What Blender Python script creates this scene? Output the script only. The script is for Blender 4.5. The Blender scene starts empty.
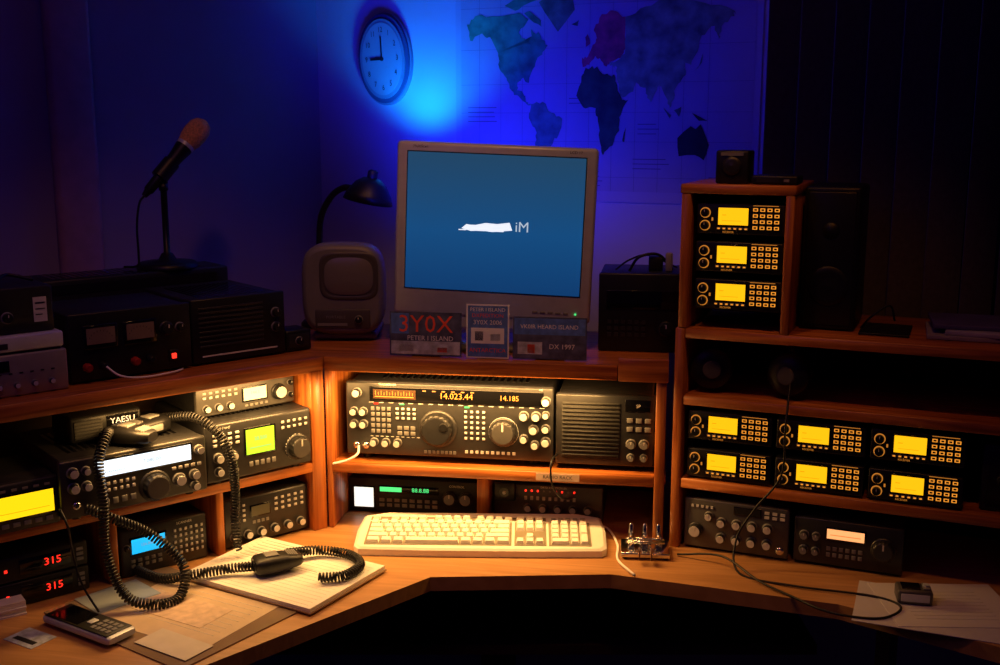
import bpy, bmesh, math, random
from mathutils import Vector, Matrix
random.seed(4)
S=bpy.context.scene
S.view_settings.view_transform='Standard'
S.view_settings.look='None'
# ------------------------------------------------------------------ materials
MC={}
def mat(name,col,rough=.5,metal=0,emi=None,es=1,noise=0.0,nscale=30,spec=.5,bump=0,trans=None):
    if name in MC: return MC[name]
    m=bpy.data.materials.new(name); m.use_nodes=True; nt=m.node_tree
    b=nt.nodes['Principled BSDF']
    c=(col[0],col[1],col[2],1)
    b.inputs['Base Color'].default_value=c
    b.inputs['Roughness'].default_value=rough; b.inputs['Metallic'].default_value=metal
    b.inputs['Specular IOR Level'].default_value=spec
    if emi:
        b.inputs['Emission Color'].default_value=(*emi,1); b.inputs['Emission Strength'].default_value=es
    if noise or bump:
        tc=nt.nodes.new('ShaderNodeTexCoord'); n=nt.nodes.new('ShaderNodeTexNoise'); n.inputs['Scale'].default_value=nscale
        n.inputs['Detail'].default_value=4
        nt.links.new(tc.outputs['Object'],n.inputs['Vector'])
        if noise:
            r=nt.nodes.new('ShaderNodeValToRGB')
            r.color_ramp.elements[0].position=.3; r.color_ramp.elements[1].position=.7
            r.color_ramp.elements[0].color=(*[x*(1-noise) for x in col],1)
            r.color_ramp.elements[1].color=(*[min(1,x*(1+noise)) for x in col],1)
            nt.links.new(n.outputs['Fac'],r.inputs['Fac']); nt.links.new(r.outputs['Color'],b.inputs['Base Color'])
        if bump:
            bp=nt.nodes.new('ShaderNodeBump'); bp.inputs['Strength'].default_value=bump; bp.inputs['Distance'].default_value=.002
            nt.links.new(n.outputs['Fac'],bp.inputs['Height']); nt.links.new(bp.outputs['Normal'],b.inputs['Normal'])
    MC[name]=m; return m
def wood(name,c1,c2,ang=0,rough=.35,scale=(3,60,60)):
    m=bpy.data.materials.new(name); m.use_nodes=True; nt=m.node_tree; b=nt.nodes['Principled BSDF']
    tc=nt.nodes.new('ShaderNodeTexCoord'); mp=nt.nodes.new('ShaderNodeMapping'); mp0=nt.nodes.new('ShaderNodeMapping')
    mp0.inputs['Rotation'].default_value=(0,0,-ang); mp.inputs['Scale'].default_value=scale
    n=nt.nodes.new('ShaderNodeTexNoise'); n.inputs['Scale'].default_value=1; n.inputs['Detail'].default_value=6; n.inputs['Distortion'].default_value=1.2
    r=nt.nodes.new('ShaderNodeValToRGB'); r.color_ramp.elements[0].position=.35; r.color_ramp.elements[1].position=.68
    r.color_ramp.elements[0].color=(*c1,1); r.color_ramp.elements[1].color=(*c2,1)
    bp=nt.nodes.new('ShaderNodeBump'); bp.inputs['Strength'].default_value=.15; bp.inputs['Distance'].default_value=.001
    L=nt.links.new
    L(tc.outputs['Object'],mp0.inputs['Vector']); L(mp0.outputs[0],mp.inputs['Vector']); L(mp.outputs[0],n.inputs['Vector'])
    L(n.outputs['Fac'],r.inputs['Fac']); L(r.outputs['Color'],b.inputs['Base Color']); L(n.outputs['Fac'],bp.inputs['Height']); L(bp.outputs[0],b.inputs['Normal'])
    b.inputs['Roughness'].default_value=rough
    return m
D2R=math.radians
c1_=(.27,.065,.012); c2_=(.62,.21,.045)
WL_=wood('pine_left',c1_,c2_,D2R(40))
WC_=wood('pine_centre',c1_,c2_,D2R(-8.5))
WR_=wood('pine_right',c1_,c2_,D2R(-23))
WV_=wood('pine_upright',c1_,c2_,0,scale=(60,60,3))
WD_=wood('desk_laminate',(.42,.20,.065),(.55,.28,.11),D2R(-10),rough=.4,scale=(4,70,20))
BLK=mat('black_plastic',(.009,.009,.010),.42,noise=.3,nscale=200,spec=.4)
BLK2=mat('black_painted_steel',(.013,.013,.015),.5,noise=.2,nscale=80,bump=.1,spec=.4)
DG=mat('dark_grey_panel',(.022,.022,.024),.36,noise=.15,nscale=60)
MG=mat('mid_grey_panel',(.10,.097,.095),.38,.3,noise=.1,nscale=50)
SIL=mat('silver_plastic',(.58,.62,.66),.38,.15,noise=.06,nscale=40)
CHR=mat('chrome',(.75,.75,.76),.18,1)
BTN=mat('button_grey',(.20,.20,.20),.5)
BTL=mat('button_light',(.60,.60,.60),.4)
LBL=mat('label_print',(.70,.70,.67),.6)
WHT=mat('white_paper',(.88,.86,.80),.7,noise=.05,nscale=20)
OFF=mat('offwhite_plastic',(.84,.82,.74),.42,noise=.03,nscale=60)
KEY=mat('keycap',(.90,.88,.81),.45)
GAP=mat('keyboard_well',(.24,.21,.15),.6)
def em(name,c,s): return mat(name,tuple(x*.3 for x in c),.4,0,c,s)
YEL=em('lcd_yellow',(1,.49,.005),1.2)
YEL2=em('lcd_yellow_green',(1,.66,.005),1.2)
YBT=em('backlit_key',(1,.34,.03),.95)
ODIM=em('backlit_legend',(1,.34,.04),.5)
DTX=mat('lcd_dark_segment',(.25,.1,0),.5,0,(.75,.30,0),.9)
WBL=em('lcd_white_blue',(.78,.9,1),1.4)
GRN=em('lcd_green',(.35,1,.03),.95)
BLC=em('lcd_blue',(.01,.55,1),1.0)
WHD=em('lcd_white',(1,.97,.85),1.2)
ORD=em('lcd_orange',(1,.40,.14),1.25)
AMB=em('vfd_amber',(1,.36,.05),1.7)
RED=em('led_red',(1,.02,.01),2.0)
GLED=em('led_green',(.1,1,.25),1.0)
GLS=mat('display_window',(.004,.004,.005),.12)
DSEG=mat('lcd_segments',(.1,.12,.12),.5,0,(.35,.42,.46),.7)
GRL=mat('speaker_cloth',(.03,.03,.028),.8,noise=.5,nscale=400)
# ------------------------------------------------------------------ builder
_tc={}
def textmesh(s):
    if s in _tc: return _tc[s]
    c=bpy.data.curves.new('tmp','FONT'); c.body=s; c.size=1; c.align_x='CENTER'; c.align_y='CENTER'; c.resolution_u=2
    o=bpy.data.objects.new('tmp',c); S.collection.objects.link(o)
    dg=bpy.context.evaluated_depsgraph_get(); me=o.evaluated_get(dg).to_mesh()
    V=[v.co.copy() for v in me.vertices]; Fc=[tuple(p.vertices) for p in me.polygons]
    o.evaluated_get(dg).to_mesh_clear()
    bpy.data.objects.remove(o); bpy.data.curves.remove(c)
    _tc[s]=(V,Fc); return _tc[s]
def spline(pts,n=8):
    P=[Vector(p) for p in pts]
    if len(P)<3: return P
    P=[P[0]*2-P[1]]+P+[P[-1]*2-P[-2]]; out=[]
    for i in range(1,len(P)-2):
        a,b,c,d=P[i-1:i+3]
        for k in range(n):
            t=k/n
            out.append(.5*((2*b)+(c-a)*t+(2*a-5*b+4*c-d)*t*t+(3*b-a-3*c+d)*t**3))
    out.append(P[-2]); return out
def frames(P):
    T=[]
    for i in range(len(P)):
        t=(P[min(i+1,len(P)-1)]-P[max(i-1,0)])
        T.append(t.normalized() if t.length>1e-9 else Vector((0,0,1)))
    n=T[0].orthogonal().normalized(); N=[n]
    for i in range(1,len(P)):
        n=n-T[i]*n.dot(T[i])
        n=n.normalized() if n.length>1e-6 else T[i].orthogonal().normalized()
        N.append(n)
    return T,N
class B:
    def __init__(s): s.v=[];s.f=[];s.m=[];s.sm=[];s.mats=[]
    def mi(s,m):
        if m not in s.mats: s.mats.append(m)
        return s.mats.index(m)
    def add(s,V,F,m,smooth=False,M=None):
        o=len(s.v); k=s.mi(m)
        s.v+= [ (M@Vector(v)) if M else Vector(v) for v in V]
        for f in F: s.f.append(tuple(i+o for i in f)); s.m.append(k); s.sm.append(smooth)
    def box(s,x0,x1,y0,y1,z0,z1,m,bev=0,M=None,seg=2):
        if bev<=0:
            V=[(x,y,z) for x in (x0,x1) for y in (y0,y1) for z in (z0,z1)]
            F=[(0,1,3,2),(4,6,7,5),(0,4,5,1),(2,3,7,6),(0,2,6,4),(1,5,7,3)]
            s.add(V,F,m,False,M); return
        bm=bmesh.new(); bmesh.ops.create_cube(bm,size=1)
        for v in bm.verts: v.co=Vector(((x0+x1)/2+v.co.x*(x1-x0),(y0+y1)/2+v.co.y*(y1-y0),(z0+z1)/2+v.co.z*(z1-z0)))
        bmesh.ops.bevel(bm,geom=bm.edges[:],offset=bev,segments=seg,affect='EDGES',profile=.5)
        bm.verts.index_update()
        s.add([v.co.copy() for v in bm.verts],[tuple(v.index for v in f.verts) for f in bm.faces],m,True,M); bm.free()
    def prism(s,poly,z0,z1,m,M=None):
        n=len(poly); V=[(x,y,z0) for x,y in poly]+[(x,y,z1) for x,y in poly]
        F=[tuple(reversed(range(n))),tuple(range(n,2*n))]+[(i,(i+1)%n,(i+1)%n+n,i+n) for i in range(n)]
        s.add(V,F,m,False,M)
    def lathe(s,prof,m,axis='Y-',c=(0,0,0),seg=28,M=None,knurl=0):
        V=[];F=[];n=len(prof)
        for i,(r,h) in enumerate(prof):
            for k in range(seg):
                a=2*math.pi*k/seg; rr=r*(1+(knurl if (k%2 and 0<i<n-1) else 0))
                x,z=rr*math.cos(a),rr*math.sin(a)
                if axis=='Y-': V.append((c[0]+x,c[1]-h,c[2]+z))
                else: V.append((c[0]+x,c[1]+z,c[2]+h))
        for i in range(n-1):
            for k in range(seg):
                a=i*seg+k;b=i*seg+(k+1)%seg
                F.append((a,b,b+seg,a+seg) if axis!='Y-' else (a,a+seg,b+seg,b))
        s.add(V,F,m,knurl==0,M)
        for i in (0,n-1):
            if prof[i][0]>1e-5:
                s.add([V[i*seg+k] for k in range(seg)],[tuple(range(seg))],m,False,M)
    def knob(s,x,z,r,d=.012,m=None,cap=None,skirt=True,y=0,ind=True):
        m=m or BLK
        if skirt: s.lathe([(r*1.18,0),(r*1.18,d*.18),(r*1.02,d*.25)],BTN if r<.012 else DG,c=(x,y,z),seg=24)
        s.lathe([(r,0),(r*.97,d*.85),(r*.86,d)],m,c=(x,y,z),seg=32,knurl=-.05)
        s.lathe([(r*.84,0),(r*.8,.0006)],cap or m,c=(x,y-d,z),seg=24)
        if ind: s.box(x-r*.07,x+r*.07,y-d-.0012,y-d,z+r*.2,z+r*.78,LBL)
    def text(s,t,x,z,size,m,y=-.0006,M=None,sx=1):
        V,F=textmesh(t); s.add([(x+v.x*size*sx,y,z+v.y*size) for v in V],F,m,False,M)
    def rect(s,x0,x1,z0,z1,m,y=-.0008,M=None): s.box(x0,x1,y,0,z0,z1,m,0,M)
    def grid(s,x0,x1,z0,z1,nx,nz,m,fill=.7,d=.002,bev=0,y=0):
        w=(x1-x0)/nx;h=(z1-z0)/nz
        for i in range(nx):
            for j in range(nz):
                cx=x0+(i+.5)*w; cz=z0+(j+.5)*h
                s.box(cx-w*fill/2,cx+w*fill/2,y-d,y,cz-h*fill/2,cz+h*fill/2,m,bev)
    def display(s,x0,x1,z0,z1,m,b=.003,fr=None,y=0):
        s.box(x0-b,x1+b,y-.0018,y,z0-b,z1+b,fr or GLS,.0008)
        s.box(x0,x1,y-.0024,y,z0,z1,m)
    def tube(s,pts,r,m,seg=8,n=8,M=None,rr=None,sp=True):
        P=spline(pts,n) if sp else [Vector(p) for p in pts]
        T,N=frames(P); V=[];F=[]
        for i,p in enumerate(P):
            bn=T[i].cross(N[i]); q=r if rr is None else rr[0]+(rr[1]-rr[0])*i/(len(P)-1)
            for k in range(seg):
                a=2*math.pi*k/seg; V.append(p+N[i]*math.cos(a)*q+bn*math.sin(a)*q)
        for i in range(len(P)-1):
            for k in range(seg):
                a=i*seg+k;b=i*seg+(k+1)%seg; F.append((a,b,b+seg,a+seg))
        F.append(tuple(reversed(range(seg)))); F.append(tuple(range(len(V)-seg,len(V))))
        s.add(V,F,m,True,M)
    def coil(s,pts,R,pitch,r,m,M=None):
        P=spline(pts,16); L=[0]
        for i in range(1,len(P)): L.append(L[-1]+(P[i]-P[i-1]).length)
        T,N=frames(P); tot=L[-1]; n=int(tot/pitch*9); out=[]; j=0
        for k in range(n+1):
            l=tot*k/n
            while j<len(L)-2 and L[j+1]<l: j+=1
            t=(l-L[j])/max(1e-9,L[j+1]-L[j]); p=P[j].lerp(P[j+1],t); nn=N[j].lerp(N[j+1],t).normalized(); tt=T[j].lerp(T[j+1],t).normalized()
            a=2*math.pi*l/pitch; out.append(p+(nn*math.cos(a)+tt.cross(nn)*math.sin(a))*R)
        s.tube(out,r,m,seg=5,sp=False,M=M)
    def loft(s,secs,m,seg=32,M=None,p=4,caps=True):
        V=[];F=[]
        for (y,cx,cz,w,h) in secs:
            for k in range(seg):
                a=2*math.pi*k/seg; c,s_=math.cos(a),math.sin(a)
                V.append((cx+w*math.copysign(abs(c)**(2/p),c),y,cz+h*math.copysign(abs(s_)**(2/p),s_)))
        for i in range(len(secs)-1):
            for k in range(seg):
                a=i*seg+k;b=i*seg+(k+1)%seg; F.append((a,b,b+seg,a+seg))
        s.add(V,F,m,True,M)
        if caps: s.add(V[:seg],[tuple(range(seg))],m,False,M); s.add(V[-seg:],[tuple(range(seg))],m,False,M)
    def done(s,name,M=None):
        me=bpy.data.meshes.new(name); me.from_pydata([tuple(v) for v in s.v],[],s.f)
        for m in s.mats: me.materials.append(m)
        me.polygons.foreach_set('material_index',s.m); me.polygons.foreach_set('use_smooth',s.sm)
        bm=bmesh.new(); bm.from_mesh(me); bmesh.ops.recalc_face_normals(bm,faces=bm.faces[:]); bm.to_mesh(me); bm.free()
        me.update()
        o=bpy.data.objects.new(name,me); S.collection.objects.link(o)
        if M: o.matrix_world=M
        return o
# ------------------------------------------------------------------ facade frames
FR={'L':((-.362,2.205),40),'C':((-.362,2.205),-8.5),'R':((.339,2.10),-23),'W':((-.475,2.95),-24),'WL':((-.475,2.95),40)}
def M(k,u,d,z,yaw=0,roll=0,pitch=0):
    (ox,oy),a=FR[k]
    return Matrix.Translation((ox,oy,0))@Matrix.Rotation(D2R(a),4,'Z')@Matrix.Translation((u,d,z))@Matrix.Rotation(D2R(yaw),4,'Z')@Matrix.Rotation(D2R(roll),4,'Y')@Matrix.Rotation(D2R(pitch),4,'X')
def W(k,u,d,z=0): return (M(k,u,d,z).translation)
def xy(k,u,d): p=W(k,u,d); return (p.x,p.y)
DZ=.745
# ------------------------------------------------------------------ room
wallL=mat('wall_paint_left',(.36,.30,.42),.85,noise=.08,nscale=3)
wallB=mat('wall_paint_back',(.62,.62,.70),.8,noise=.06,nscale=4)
flo=mat('carpet_dark',(.03,.025,.03),.95,noise=.4,nscale=60)
cei=mat('ceiling_paint',(.3,.3,.32),.9,noise=.05)
b=B(); b.box(-3.2,3.2,-1.2,4.2,-.05,0,flo); b.done('floor')
b=B(); b.box(-3.2,3.2,-1.2,4.2,2.6,2.65,cei); b.done('ceiling')
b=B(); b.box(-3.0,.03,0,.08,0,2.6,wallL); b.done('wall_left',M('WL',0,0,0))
b=B()
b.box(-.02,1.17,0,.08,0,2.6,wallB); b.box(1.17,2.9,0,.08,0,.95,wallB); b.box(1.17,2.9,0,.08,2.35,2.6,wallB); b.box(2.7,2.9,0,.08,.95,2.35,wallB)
b.done('wall_back',M('W',0,0,0))
b=B(); b.box(-.70,-.60,-.035,0,0,2.6,mat('trim_dark',(.42,.24,.30),.7,noise=.1),.012); b.done('trim_1',M('WL',0,0,0))
b=B(); fr=mat('window_frame',(.1,.1,.1),.5,noise=.1)
b.box(1.17,2.7,.05,.055,.95,2.35,mat('night_glass',(.003,.003,.006),.08))
for x in (1.17,1.92,2.66): b.box(x,x+.04,.02,.07,.95,2.35,fr,.004)
for z in (.95,2.31): b.box(1.17,2.7,.02,.07,z,z+.04,fr,.004)
b.done('window_1',M('W',0,0,0))
b=B(); bl=mat('blind_fabric',(.13,.11,.13),.85,noise=.15,nscale=90)
b.box(1.14,2.7,-.075,-.03,2.36,2.41,fr,.004)
x=1.21
while x<2.65:
    b.box(-.042,.042,-.0008,.0008,1.02,2.36,bl,M=Matrix.Translation((x,-.055,0))@Matrix.Rotation(D2R(38+random.uniform(-8,8)),4,'Z')); x+=.068
b.done('vertical_blinds',M('W',0,0,0))
# ------------------------------------------------------------------ wall map
b=B(); pap=mat('map_paper',(.50,.45,.52),.6,noise=.05,nscale=12)
b.box(.402,1.15,-.002,-.0005,1.40,1.99,mat('map_margin',(.56,.52,.60),.6)); b.box(.417,1.135,-.0024,-.0005,1.425,1.97,pap)
pol={'NA':[(-168,66),(-156,71),(-125,70),(-95,72),(-82,68),(-95,60),(-85,55),(-79,52),(-78,62),(-65,58),(-56,52),(-66,45),(-76,36),(-81,26),(-90,30),(-97,26),(-97,20),(-90,19),(-84,10),(-78,8),(-84,8),(-95,15),(-105,20),(-112,30),(-122,37),(-124,48),(-135,58),(-150,60),(-163,56)],
'AI':[(-90,75),(-70,78),(-65,83),(-90,82),(-115,76),(-100,73)],'BI':[(-80,72),(-65,67),(-64,63),(-75,66),(-88,71)],
'GR':[(-55,82),(-25,83),(-20,72),(-42,60),(-52,66),(-68,77)],
'SA':[(-78,8),(-62,10),(-50,0),(-35,-6),(-40,-20),(-48,-27),(-57,-37),(-66,-45),(-69,-54),(-74,-50),(-72,-30),(-70,-18),(-81,-5)],
'AF':[(-17,15),(-10,30),(-5,36),(10,37),(20,31),(32,31),(37,20),(43,11),(51,11),(40,-5),(40,-16),(32,-28),(20,-35),(15,-25),(12,-8),(9,4),(-7,5)],
'EU':[(-9,37),(-9,43),(-2,44),(3,50),(8,54),(10,58),(5,60),(15,69),(28,71),(45,67),(46,48),(40,42),(27,40),(22,37),(14,42),(8,44),(0,38)],
'AS':[(45,67),(70,72),(100,77),(140,73),(178,68),(178,65),(163,60),(160,52),(155,60),(140,55),(135,45),(128,36),(121,38),(122,30),(110,20),(107,10),(103,3),(99,12),(92,22),(88,22),(80,9),(75,15),(72,21),(60,25),(57,18),(44,13),(35,28),(36,36),(27,37),(27,40),(40,42),(46,48)],
'MD':[(44,-24),(49,-13),(47,-25)],'UK':[(-5,50),(1,52),(-3,58),(-6,56)],'JP':[(131,32),(141,38),(142,44),(138,36)],'IN':[(109,2),(118,5),(115,-4)],'SU':[(95,5),(105,-3),(104,-6),(100,-1)],'NG':[(131,-1),(150,-8),(140,-8)],
'AU':[(114,-22),(130,-12),(136,-15),(142,-11),(153,-27),(147,-38),(136,-34),(116,-35)],'NZ':[(173,-35),(178,-38),(168,-46)],'IC':[(-24,64),(-14,66),(-16,63)]}
mc={'NA':(.05,.34,.17),'AI':(.05,.34,.17),'BI':(.05,.34,.17),'GR':(.12,.24,.14),'SA':(.10,.30,.17),'AF':(.03,.12,.04),'EU':(.60,.07,.12),'AS':(.22,.40,.21),'AU':(.01,.03,.02),'UK':(.6,.08,.15),'NG':(.02,.06,.03),'MD':(.04,.10,.04)}
def ml(lo,la): return (.41+(lo+180)/360*.68, 1.608+la*.0024*(1+abs(la)/200))
def rough_edge(P,n=4,a=1.3):
    out=[]
    for i in range(len(P)):
        p=P[i];q=P[(i+1)%len(P)]
        for k in range(n):
            t=k/n; j=a if k else .3
            out.append((p[0]+(q[0]-p[0])*t+random.uniform(-j,j),p[1]+(q[1]-p[1])*t+random.uniform(-j,j)))
    return out
for k,v in pol.items():
    c=mc.get(k,(.10,.25,.12)); m=mat('map_land_'+k,c,.6,noise=.55,nscale=26)
    V=[ml(a,c2) for a,c2 in rough_edge(v,4 if len(v)>9 else 2,1.3 if len(v)>9 else .6)]; V=[(x,-.0032,z) for x,z in V]
    b.add(V,[tuple(range(len(V)))],m)
ink=mat('map_ink',(.14,.14,.2),.7)
for lo in range(-150,180,30): x=ml(lo,0)[0]; b.box(x-.0003,x+.0003,-.0027,-.0024,1.425,1.97,ink)
for la in (-50,-25,0,25,50,75): z=ml(0,la)[1]; b.box(.417,1.135,-.0027,-.0024,z-.0003,z+.0003,ink)
for (x,z,w,n) in ((.435,1.62,.09,4),(.56,1.49,.12,4),(.86,1.50,.09,3),(1.04,1.46,.08,3),(.87,1.58,.06,3),(.70,1.64,.06,2),(.45,1.50,.08,5),(.70,1.47,.1,4)):
    for i in range(n): b.box(x,x+w*random.uniform(.6,1),-.0028,-.0024,z-i*.011,z-i*.011+.0018,ink)
b.done('world_map',M('W',0,0,0))
# ------------------------------------------------------------------ wall clock (oval)
b=B(); cf=mat('clock_frame',(.24,.26,.36),.35,noise=.1); cf2=mat('clock_inner_ring',(.07,.09,.2),.4); fc=mat('clock_face',(.36,.36,.44),.6,noise=.02); bk=mat('clock_ink',(.01,.01,.02),.5)
def oval(rx,rz,d,m,y0=0):
    n=48; V=[(rx*math.cos(2*math.pi*k/n),y,rz*math.sin(2*math.pi*k/n)) for y in (y0,y0-d) for k in range(n)]
    b.add(V,[(k,(k+1)%n,(k+1)%n+n,k+n) for k in range(n)]+[tuple(range(n,2*n)),tuple(range(n))],m,False)
oval(.076,.114,.012,cf); oval(.072,.109,.020,cf2); oval(.064,.098,.025,cf); oval(.057,.089,.0265,fc)
for h in range(1,13):
    a=math.pi/2-h*math.pi/6; b.text(str(h),.044*math.cos(a),.071*math.sin(a),.019,bk,y=-.0275,sx=.75)
b.box(-.0015,.0015,-.029,-.0266,0,.055,bk); b.box(-.032,0,-.0295,-.0266,-.0025,.0025,bk)
b.lathe([(.005,0),(.005,.003)],bk,c=(0,-.0266,0),seg=16)
b.done('wall_clock',M('W',.207,0,1.742,roll=-3))
# ------------------------------------------------------------------ desk
b=B()
desk=[(-.131,1.945),(.21,1.958),(.60,1.825),(1.0,1.52),(1.25,1.75),xy('R',.86,.34),xy('R',0,.34),xy('C',.7,.42),xy('C',0,.42),xy('L',0,.42),xy('L',-1.0,.42),(-1.30,1.45),(-.90,1.15)]
b.prism(desk,DZ-.028,DZ,WD_)
dkw=mat('desk_leg_panel',(.05,.02,.01),.6,noise=.3,nscale=15)
for (x,y,a) in ((-.6,1.72,40),(.75,1.98,-23),(0,2.45,-8.5),(-1.1,1.6,40)):
    b.box(-.012,.012,-.2,.2,0,DZ-.028,dkw,M=Matrix.Translation((x,y,0))@Matrix.Rotation(D2R(a),4,'Z'))
b.box(-.55,.62,2.0,2.38,.56,.58,dkw)
b.done('corner_desk')
# ------------------------------------------------------------------ shelving
b=B()
def board(k,u0,u1,d0,d1,z0,z1,m,bev=.0015): b.box(u0,u1,d0,d1,z0,z1,m,bev,M(k,0,0,0),1)
b.prism([xy('L',-1.0,.012),xy('L',0,.012),xy('L',0,.44),xy('L',-1.0,.44)],1.087,1.111,WL_)
b.prism([xy('L',.0,.012),xy('C',0,.012),xy('C',0,.40),xy('L',0,.44)],1.087,1.111,WC_)
b.prism([xy('C',0,.012),xy('C',.70,.012),xy('C',.70,.36),xy('C',0,.40)],1.087,1.111,WC_)
board('L',-1.0,-.001,0,.012,1.083,1.113,WL_); board('C',.001,.60,0,.012,1.083,1.113,WC_); board('C',.602,.70,-.006,.012,1.083,1.128,WC_)
b.prism([xy('L',-1.0,.010),xy('L',0,.010),xy('L',0,.36),xy('L',-1.0,.36)],.875,.891,WL_)
b.prism([xy('C',0,.010),xy('C',.70,.010),xy('C',.70,.36),xy('C',0,.36)],.871,.887,WC_)
board('L',-1.0,-.001,0,.010,.873,.893,WL_); board('C',.013,.676,0,.010,.867,.888,WC_)
board('L',-.034,-.002,-.001,.34,DZ,1.086,WV_); board('C',.001,.013,.0,.34,DZ,1.086,WV_)
board('C',.677,.697,-.001,.34,DZ,1.086,WV_); board('C',.305,.331,.075,.34,DZ,.870,WV_)
board('L',-.250,-.234,.0,.34,DZ,.874,WV_); board('L',-.462,-.446,.0,.34,DZ,.874,WV_); board('L',-.73,-.715,.0,.34,DZ,1.086,WV_)
bkp=mat('hardboard_back',(.04,.018,.01),.8,noise=.3,nscale=20)
board('L',-1.0,-.034,.335,.342,DZ,1.086,bkp); board('C',.013,.677,.335,.342,DZ,1.086,bkp)
b.box(.440,.528,-.0015,0,.871,.886,mat('brass_label',(.62,.45,.35),.4,.1),M=M('C',0,0,0))
b.text('RADIO RACK',.484,.8785,.010,bk,y=-.002,M=M('C',0,0,0))
b.done('desk_hutch_shelf')
b=B()
for z0,z1,u1 in ((1.174,1.193,.84),(1.041,1.060,.84),(.871,.891,.84)):
    board('R',.021,u1,0,.30,z0,z1,WR_)
board('R',.002,.020,-.001,.30,DZ,1.193,WV_); board('R',.84,.86,-.001,.30,DZ,1.193,WV_)
board('R',.020,.84,.293,.30,DZ,1.174,bkp)
board('R',.006,.024,.0,.24,1.1935,1.452,WV_); board('R',.2,.216,0,.24,1.1935,1.452,WV_); board('R',.004,.218,-.001,.24,1.4525,1.47,WR_)
board('R',.024,.2,.233,.24,1.1935,1.452,bkp)
b.done('radio_rack_shelf')
# ------------------------------------------------------------------ small receivers (9)
def receiver(name,Mx,sp):
    b=B(); w,h=.163,.058
    b.box(0,w,.006,.16,.002,h-.002,BLK2,.002); b.box(0,w,0,.012,0,h,BLK,.003)
    for z in (.016,.040):
        b.lathe([(.0100,0),(.0100,.0012),(.0084,.0013)],ODIM,c=(.016,0,z),seg=24); b.knob(.016,z,.0082,.009,skirt=False)
    b.display(.041,.097,.018,.050,YEL,.0025)
    b.rect(.048,.056,.036,.037,DTX,y=-.0027); b.rect(.048,.084,.0255,.0262,DTX,y=-.0027)
    for i in range(6): b.box(.038+i*.0102,.0465+i*.0102,-.0022,0,.0085,.0135,BTN,.0006); b.box(.0400+i*.0102,.0445+i*.0102,-.0026,0,.0098,.0122,YBT)
    b.text('RECEIVER',.060,.0042,.005,ODIM)
    for i in range(4):
        for j in range(4):
            x=.1045+i*.0132; z=.0095+j*.0112
            b.box(x,x+.0112,-.0022,0,z,z+.0092,BLK,.001); b.box(x+.0012,x+.0100,-.0026,0,z+.0016,z+.0076,YBT)
            b.box(x+.0030,x+.0082,-.0028,0,z+.0030,z+.0062,BLK)
    b.rect(.105,.152,.0545,.0555,ODIM); b.rect(.028,.031,.025,.031,ODIM)
    for x in (.02,w-.02):
        for yy in (.02,.13): b.lathe([(.006,-.003),(.006,.001)],BLK,axis='Z',c=(x,yy,0),seg=12)
    b.done(name,Mx)
for z,v in ((1.3765,145),(1.3045,433),(1.2325,118)): receiver('radio_receiver',M('R',.034,.012,z),v)
for u in (.031,.202,.373):
    receiver('radio_receiver',M('R',u,.006,.896),1); receiver('radio_receiver',M('R',u,.006,.972),1)
b=B(); b.box(0,.24,.0,.2,0,.125,BLK2,.004); b.box(.01,.23,-.002,0,.012,.115,BLK,.002); b.knob(.04,.06,.012,.012); b.grid(.08,.2,.03,.09,5,3,DG,.6,.002); b.done('amplifier_unit',M('R',.565,.03,.8915))
# ------------------------------------------------------------------ main transceiver
def vents(b,x0,x1,y0,y1,z,n,m=GLS):
    w=(x1-x0)/n
    for i in range(n): b.box(x0+i*w+w*.2,x0+i*w+w*.75,y0,y1,z,z+.0006,m)
PAN=mat('transceiver_face',(.050,.050,.052),.32,.4,noise=.08,nscale=70)
b=B(); w,h=.435,.158
b.box(.004,w-.004,.012,.27,.010,h+.006,BLK2,.004); b.box(0,w,0,.02,.012,h+.010,PAN,.004)
for x in (.04,w-.04):
    for yy in (.03,.22): b.lathe([(.012,0),(.014,.012)],BLK,axis='Z',c=(x,yy,0),seg=20)
vents(b,.06,.38,.06,.2,h+.006,24)
b.box(.052,w-.02,-.003,0,.128,.160,GLS,.002)
b.box(.06,.15,-.004,0,.134,.154,mat('meter_face',(.05,.02,.006),.5,0,(1,.35,.05),.03))
for i in range(14): b.box(.065+i*.006,.066+i*.006,-.0045,0,.142,.151-(i%2)*.003,AMB)
b.rect(.064,.146,.138,.1395,AMB,y=-.0045)
b.text('14.023.44',.235,.144,.018,AMB,y=-.0045); b.text('14.185',.345,.144,.015,AMB,y=-.0045)
for i in range(6): b.rect(.165+i*.02,.172+i*.02,.1525,.1545,em('led_amber_dim',(1,.4,.1),.8),y=-.0045)
b.text('TRANSCEIVER',.09,.1635,.006,LBL)
b.lathe([(.0395,0),(.0395,.002),(.036,.003)],SIL,c=(.196,0,.074),seg=40)
b.knob(.196,.074,.034,.024,BLK,DG,ind=False); b.lathe([(.009,0),(.008,.002)],BLK,c=(.212,-.0246,.083),seg=20)
b.lathe([(.031,0),(.031,.002),(.027,.003)],SIL,c=(.333,0,.072),seg=36); b.knob(.333,.072,.026,.018,DG,MG)
for (x,z,r) in ((.025,.145,.009),(.018,.105,.008),(.018,.078,.008),(.038,.105,.008),(.038,.078,.008),(.375,.108,.009),(.40,.108,.009),(.42,.083,.008),(.395,.080,.009),(.375,.06,.008),(.42,.055,.009),(.398,.048,.008),(.42,.14,.009),(.42,.112,.007),(.06,.04,.008),(.085,.04,.008),(.11,.04,.008)):
    b.knob(x,z,r,.014,DG,BTL)
b.grid(.052,.098,.058,.118,4,5,BTN,.66,.0025,.0006); b.grid(.104,.152,.088,.118,4,3,BTL,.5,.0025,.0006)
b.grid(.108,.150,.055,.078,3,2,BTN,.7,.0025,.0006)
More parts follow.
